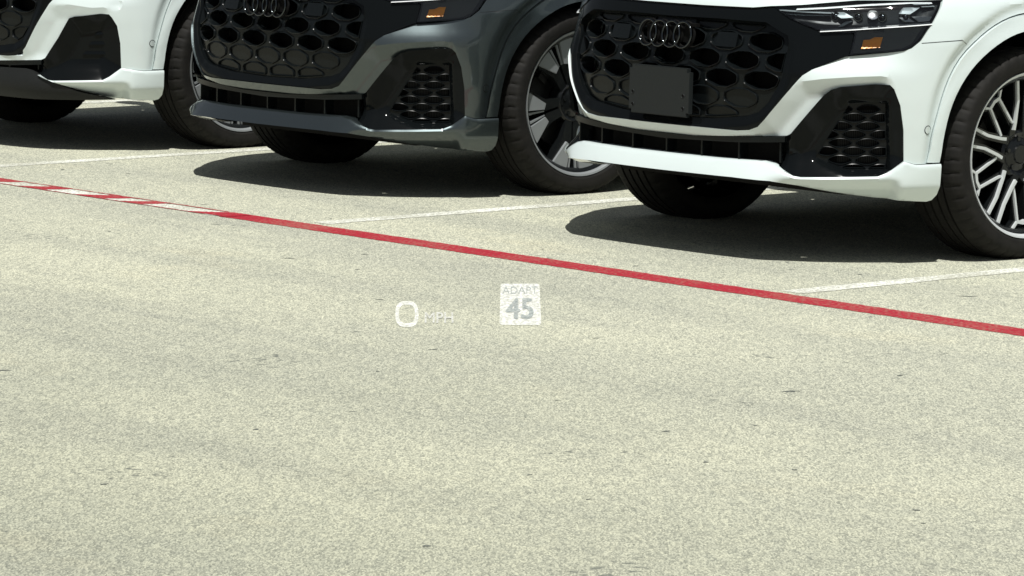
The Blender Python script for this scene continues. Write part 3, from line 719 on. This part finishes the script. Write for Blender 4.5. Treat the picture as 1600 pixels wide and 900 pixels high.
        def bar(name, pts, w, ins, mt, th=.006, tilt=1.1):
            P = [np.array(q) for q in pts]; up_ = [tuple(q + (0, w)) for q in P]; dn = [tuple(q - (0, w)) for q in P]
            strip_shape(name, dn + up_[::-1], lambda Q: ins + (Q[:, 1] - np.interp(Q[:, 0], [q[0] for q in P], [q[1] for q in P])) * tilt, mt, hl, side, th, .012)
        bar('light_blade', [(.725, .8432), (.85, .851), (.98, .861), (1.143, .8725)], .0036, .006, M['lightguide'], .010, 2.6)
        bar('upper_strip', [(.62, .9165), (.74, .923), (.9, .935), (1.077, .945), (1.16, .9445)], .0026, .010, M['lightguide'], .010)
        bar('inner_strip', [(.522, .9125), (.64, .909), (.765, .906)], .0022, .014, M['satinchrome'], .012)
        bar('inner_strip', [(.56, .900), (.66, .897), (.765, .898)], .0016, .014, M['chrome'], .012)
        bar('outer_strip', [(1.117, .931), (1.169, .933)], .0013, .014, M['satinchrome'], .01)
        for q in ([(.764, .909), (.814, .909), (.850, .892), (.805, .887)], [(.791, .857), (.820, .876), (.847, .878), (.810, .860)], [(1.024, .907), (1.047, .927), (1.117, .930), (1.065, .905)], [(1.075, .944), (1.160, .9455), (1.150, .9395), (1.088, .938)]):
            strip_shape('lamp_element', q, lambda P: .008 + (P[:, 1] - P[:, 1].min()) * .55, M['satinchrome'], hl, side, .012, .01)
        for q in ([(1.025, .892), (1.056, .894), (1.084, .878), (1.049, .878)], [(1.076, .896), (1.155, .896), (1.143, .881), (1.102, .878)]):
            strip_shape('lamp_element', q, .02, M['rimgrey'], hl, side, .008, .01)
        for cs in (.78, .87, .96, 1.05):      # chrome projector balls deep in the housing, added to catch the sun
            pj = Acc(); c = surf([(cs, .893)], np.array([.026]))[0]; pj.ring(c, .015, .003, (c[0] - .2, c[1] * .4, 0), (0, 0, 1), 24, 6); pj.add([tuple(np.array(c) + .014 * np.array((math.cos(b_) * math.cos(a_) * .8, math.cos(b_) * math.sin(a_), math.sin(b_)))) for b_ in np.linspace(-1.5, 1.5, 13) for a_ in np.linspace(-1.2, 2.2, 15)], [(j * 15 + i, j * 15 + i + 1, (j + 1) * 15 + i + 1, (j + 1) * 15 + i) for j in range(12) for i in range(14)])
            if side < 0: pj.V, pj.F = flip_y(pj.V, pj.F)
            link('projector', pj.V, pj.F, M['dkchrome'], hl, 60)
        c = surf([(.925, .903)], np.array([.014]))[0]; Hh = (sv + Vector((.632, .765, .122))).normalized() if side > 0 else Vector((.5, -.5, .7)).normalized()  # added mirror disc, aimed on the car's left to flash a sun glint
        if side < 0: c[1] *= -1
        e1 = Hh.orthogonal().normalized(); e2 = Hh.cross(e1); V = []; F = []
        for j in range(6):
            for i in range(16):
                q_ = j * .0040; V.append(Vector(c) + (e1 * math.cos(i * math.pi / 8) + e2 * math.sin(i * math.pi / 8)) * q_ - Hh * (q_ * q_ / .16))
        for j in range(5):
            for i in range(16): F.append((j * 16 + i, (j + 1) * 16 + i, (j + 1) * 16 + (i + 1) % 16, j * 16 + (i + 1) % 16))
        link('glint_disc', V, F, M['glint'], hl, 60)
        strip_shape('lower_lamp_panel', [(.848, .764), (.975, .776), (1.03, .783), (1.07, .80), (1.10, .84), (1.118, .863), (.98, .854), (.864, .842)], .022, M['lampgrey'], hl, side, .006, .012)
        strip_shape('amber_reflector', [(.8785, .7825), (.947, .7875), (.960, .8235), (.931, .8225), (.912, .8145), (.889, .8125)], lambda P: .002 + (P[:, 1] - .782) * .34 + .0008 * np.sin(P[:, 0] * 400) * np.sin(P[:, 1] * 500), M['amber'], hl, side, .010, .005)
    # --- structure behind and below
    ub = Acc()
    st = np.linspace(0, SMAX, 90); q = surf([(s, .30) for s in st], np.full(90, .09)); V = []; F = []
    fr = [p_ for p_ in q if p_[0] > .47]
    ring_ = [(p_[0] - .03, p_[1] * .90, .292) for p_ in fr] + [(p_[0] - .03, -p_[1] * .90, .292) for p_ in fr[::-1]]
    n = len(ring_); ub.add(ring_ + [(x_, y_, .36) for x_, y_, z_ in ring_], [tuple(range(n)), tuple(range(n, 2 * n))[::-1]] + [(i, n + i, n + (i + 1) % n, (i + 1) % n) for i in range(n)])
    ub.box((-1.6, 0, .30), (4.4, 1.22, .12)); ub.box((-1.5, 0, .31), (1.95, 1.8, .10)); ub.box((-3.6, 0, .36), (.45, 1.3, .12))
    ub.box((0, 0, .33), (.10, 1.40, .05)); ub.box((.1, .45, .28), (.35, .05, .04)); ub.box((.1, -.45, .28), (.35, .05, .04))
    link('underbody', ub.V, ub.F, M['under'], car, 20)
    li = Acc()
    for x0 in (0, -2.995):
        for sg in (1, -1):
            V = []; F = []; k = 25
            for i, a_ in enumerate(np.linspace(-12, 192, k)):
                for y in (.925, .60):
                    V.append((x0 + .462 * math.cos(R(a_)), sg * y, .38 + .462 * math.sin(R(a_))))
            for i in range(k - 1): F.append((2 * i, 2 * i + 1, 2 * i + 3, 2 * i + 2))
            V.append((x0, sg * .60, .3)); c = len(V) - 1
            for i in range(k - 1): F.append((2 * i + 1, c, 2 * i + 3))
            link('wheel_well', V, F, M['void'], car)
    # --- cabin
    def ringz(x1, x0, hw_, z, zc=0, n=7, r=.25):
        pts = []
        for cx_, cy_, a0 in ((x1 - r, hw_ - r, 0), (x0 + r, hw_ - r, 90), (x0 + r, -hw_ + r, 180), (x1 - r, -hw_ + r, 270)):
            for i in range(n): a_ = R(a0 + 90 * i / (n - 1)); pts.append((cx_ + r * math.cos(a_), cy_ + r * math.sin(a_), z))
        return pts
    def loft(rs):
        V = [q for r_ in rs for q in r_]; n = len(rs[0]); F = []
        for j in range(len(rs) - 1):
            for i in range(n): k = (i + 1) % n; F.append((j * n + i, j * n + k, (j + 1) * n + k, (j + 1) * n + i))
        return V, F, n
    rs = [ringz(-.42, -3.80, .76, 1.09), ringz(-.75, -3.70, .73, 1.25), ringz(-1.10, -3.55, .69, 1.42), ringz(-1.32, -3.40, .655, 1.52)]
    V, F, n = loft(rs); link('cabin_glass', V, F, M['glass'], car, 50)
    rs = [ringz(-1.31, -3.41, .662, 1.515), ringz(-1.42, -3.36, .63, 1.58), ringz(-1.62, -3.28, .58, 1.625), ringz(-1.9, -3.1, .45, 1.65, r=.2)]
    V, F, n = loft(rs); F.append(tuple(range(3 * n, 4 * n))); link('roof', V, F, PT, car, 50)
    mr = Acc()
    for sg in (1, -1):
        V = []; F = []
        for i, (dx, k) in enumerate(((0, .5), (.03, .9), (.08, 1), (.12, .8))):
            for t in np.linspace(0, 2 * math.pi, 13)[:-1]: V.append((-.72 + dx, sg * (1.03 + .115 * k * math.cos(t)), 1.17 + .075 * k * math.sin(t)))
        for i in range(3):
            for j in range(12): F.append((i * 12 + j, i * 12 + (j + 1) % 12, (i + 1) * 12 + (j + 1) % 12, (i + 1) * 12 + j))
        F += [tuple(range(12)), tuple(range(36, 48))]; mr = Acc(); mr.add(V, F); mr.box((-.66, sg * .90, 1.12), (.08, .18, .04)); link('door_mirror', mr.V, mr.F, PT, car, 40)
    for ch in car.children: ch.location.z -= drop
    for x0 in (0, -2.995):
        wheel(car, (x0, .835, .38), False, wheelkind); wheel(car, (x0, -.835, .38), True, wheelkind)
    return car

# ------------------------------------------------------------------ setting
def flat(name, polys, z, material, kind='structure', label=None):
    a = Acc()
    for p_ in polys:
        p_ = p_ if area(p_) > 0 else p_[::-1]; a.add([(x, y, z) for x, y in p_], [tuple(range(len(p_)))])
    o = link(name, a.V, a.F, material, None, smooth=False); o['kind'] = kind
    if label: o['label'] = label
    return o
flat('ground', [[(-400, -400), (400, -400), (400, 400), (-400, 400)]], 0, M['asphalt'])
def rough_line(p0, p1, w, step=.03, amp=.0035, taper=0):
    """a painted line with slightly ragged edges, as one strip"""
    p0 = np.array(p0, float); p1 = np.array(p1, float); d = p1 - p0; Ln = np.linalg.norm(d); d /= Ln; nn = np.array((-d[1], d[0])); k = int(Ln / step)
    rnd = np.random.RandomState(int(abs(p0[0] * 131 + p0[1] * 17 + w * 999)) % 9999); up = []; dn = []
    for i in range(k + 1):
        q = p0 + d * Ln * i / k; up.append(tuple(q + nn * (w / 2 + rnd.uniform(-amp, amp)))); dn.append(tuple(q - nn * (w / 2 + rnd.uniform(-amp, amp))))
    V = []; F = []
    for u_, d_ in zip(up, dn): V += [d_, u_]
    return V, [(2 * i, 2 * i + 2, 2 * i + 3, 2 * i + 1) for i in range(k)]
def line_obj(name, segs, z, material):
    a = Acc()
    for s in segs:
        V, F = rough_line(*s); a.add([(x, y, z) for x, y in V], F)
    o = link(name, a.V, a.F, material, None, smooth=False); o['kind'] = 'structure'; return o
for y in (1.205, -1.465, -4.135, -6.80, 3.875):
    line_obj('stall_line', [((-4.2, y), (1.40, y - .006), .10)], .0015, M['linewhite'])
RX = 1.512
line_obj('red_line', [((RX, -1.90), (RX - .002, 14), .134)], .0015, M['red'])
# worn stretch: white line underneath, red dashes and thin red edges on top
line_obj('worn_white_line', [((RX - .01, -9.0), (RX + .012, -1.93), .105, .03, .006)], .0015, M['linewhite'])
ps = []
for (a, b, sl) in ((-9, -7.2, .4), (-7.0, -6.0, .3), (-5.6, -4.9, .3), (-4.6, -4.2, .3), (-4.1, -3.46, .22), (-3.35, -3.10, .12), (-2.93, -2.65, .14), (-2.60, -2.40, .10)):
    ps.append([(RX + .055, a), (RX + .055, b - sl * .5), (RX + .0, b - sl * .15), (RX - .055, b), (RX - .06, a + sl), (RX, a + sl * .6)])
flat('red_dashes', ps, .0025, M['red'])
ps = [[(RX + .056, -2.12), (RX + .06, -1.85), (RX - .062, -1.85), (RX - .06, -1.97), (RX + .01, -2.05)]]
flat('red_line_end', ps, .003, M['red'])
line_obj('red_edge', [((RX + .060, -9), (RX + .060, -2.0), .010, .03, .003), ((RX - .060, -9), (RX - .060, -2.0), .012, .03, .004)], .0025, M['red'])

def marks():
    a = Acc(); rnd = random.Random(11)
    base = [(7.02, 5.31, .05, .2), (.98, 1.62, .07, .1), (3.0, 2.9, .06, .2), (4.6, 1.2, .07, .1), (2.2, -.6, .05, -.2)]
    for i in range(90): base.append((rnd.uniform(-.2, 7.5), rnd.uniform(-4, 6), rnd.uniform(.008, .030), rnd.uniform(-1.2, 1.2)))
    for x, y, ln, an in base:
        d = Vector((math.cos(R(141) + an), math.sin(R(141) + an))); nn = Vector((-d.y, d.x)); k = 9; top = []; bo = []; off = 0
        for j in range(k + 1):
            t_ = j / k; off += rnd.uniform(-.2, .2) * ln / 3; w = (.002 + .008 * math.sin(math.pi * t_)) * rnd.uniform(.5, 1.3) * (1 if ln > .04 else .8); c = Vector((x, y)) + d * (ln * (t_ - .5)) + nn * off
            top.append(tuple(c + nn * w)); bo.append(tuple(c - nn * w))
        V = [(p_[0], p_[1], .0008) for q_ in zip(bo, top) for p_ in q_]; a.add(V, [(2 * j, 2 * j + 2, 2 * j + 3, 2 * j + 1) for j in range(k)])
    o = link('ground_cracks', a.V, a.F, M['crack'], None, smooth=False); o['kind'] = 'structure'
M['crack'] = add_noise(mat('crack_filler', (.11, .12, .11), .9, spec=.1), 60, .5)
marks()
# ------------------------------------------------------------------ windscreen display graphics, added as flat shapes on the ground
def ground_hud(name, parts, material_list, centre, ux, uy, z0, label, category='windscreen display graphic', parent=None):
    pass
def text_mesh(txt, size, bold=0.0):
    cu = bpy.data.curves.new('lettering', 'FONT'); cu.body = txt; cu.size = size; cu.align_x = 'CENTER'; cu.align_y = 'CENTER'; cu.offset = bold; cu.resolution_u = 6
    o = bpy.data.objects.new('lettering', cu); COL.objects.link(o); bpy.context.view_layer.update()
    me = bpy.data.meshes.new_from_object(o); bpy.data.objects.remove(o); V = [(v.co.x, v.co.y) for v in me.vertices]; F = [tuple(p_.vertices) for p_ in me.polygons]; return V, F
def thicken(V, F, d):
    out = []; Fo = []
    for k, (dx, dy) in enumerate(((0, 0), (d, 0), (-d, 0), (0, d * .6), (0, -d * .6))):
        b = len(out); out += [(v[0] + dx, v[1] + dy, k * .00012) for v in V]; Fo += [tuple(i + b for i in f) for f in F]
    return out, Fo
def rrect(w, h, r, n=5):
    return [(sx * (w / 2 - r) + r * math.cos(a_), sy * (h / 2 - r) + r * math.sin(a_)) for sx, sy, a0 in ((1, 1, 0), (-1, 1, 90), (-1, -1, 180), (1, -1, 270)) for a_ in [R(a0 + 90 * i / (n - 1)) for i in range(n)]]
UX = np.array((-.0172, .0125)); UY = np.array((-.1085, -.1312))      # marking axes: per unit right, per unit away (display graphic stretched along the viewing direction)
def gm(name, V, F, c, z, mt, k=10, parent=None):
    c = np.array(c); P = [c + (UX * v[0] + UY * v[1] * 1.0) for v in V]
    o = link(name, [(p_[0], p_[1], z + (v[2] if len(v) > 2 else 0)) for p_, v in zip(P, V)], F, mt, parent, smooth=False); return o
# units: one hundredth of the marking's width, roughly one centimetre across
def anchor(x, y): return (x, y)
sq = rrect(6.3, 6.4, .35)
plate_ = gm('hud_speed_sign', sq, [tuple(range(len(sq)))], (2.353, .897), .0015, M['hudwhite'])
plate_['label'] = 'windscreen display graphic laid on the ground, white square reading ADAPT 45 in grey'; plate_['category'] = 'windscreen display graphic'
V, F = text_mesh('45', 4.4, 0); V, F = thicken(V, F, .14); gm('number', [(v[0] - .0, v[1] - .95, v[2]) for v in V], F, (2.353, .897), .0022, M['hudgrey'], parent=plate_)
V, F = text_mesh('ADAPT', 1.7, 0); gm('lettering', [(v[0] * 1.05, v[1] + 2.05) for v in V], F, (2.353, .897), .0022, M['hudgrey'], parent=plate_)
# zero and unit
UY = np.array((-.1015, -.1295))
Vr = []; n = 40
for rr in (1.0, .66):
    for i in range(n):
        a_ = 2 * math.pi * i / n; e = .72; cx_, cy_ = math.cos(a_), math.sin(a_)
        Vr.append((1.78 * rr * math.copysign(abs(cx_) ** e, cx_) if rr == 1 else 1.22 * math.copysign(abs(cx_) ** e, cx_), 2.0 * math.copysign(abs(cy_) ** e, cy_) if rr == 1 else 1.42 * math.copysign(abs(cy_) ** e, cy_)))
z_ = gm('hud_zero', Vr, [(i, (i + 1) % n, n + (i + 1) % n, n + i) for i in range(n)], (2.823, .885), .0015, M['hudwhite'])
z_['label'] = 'windscreen display graphic laid on the ground, white figure zero with MPH beside it'; z_['category'] = 'windscreen display graphic'
UY = np.array((-.1035, -.1297)); V, F = text_mesh('MPH', 2.3, 0); V, F = thicken(V, F, .04); gm('lettering', V, F, (2.808, 1.034), .0015, M['hudfaint'], parent=z_)

# ------------------------------------------------------------------ cars
build_car((0, 0, 0), 'white car with blank black plate holder and multi-spoke wheels', 'white', 'trim', 'multi', True)
build_car((-0.172, -2.712, 0), 'dark grey metallic car with wide-bladed grey wheels between the two white cars', 'grey', 'trim', 'blade', drop=.034)
build_car((-0.259, -5.215, 0), 'white car at the far left with black lower valance and plain gloss air intake', 'white', 'valance', 'blade', drop=-.005)
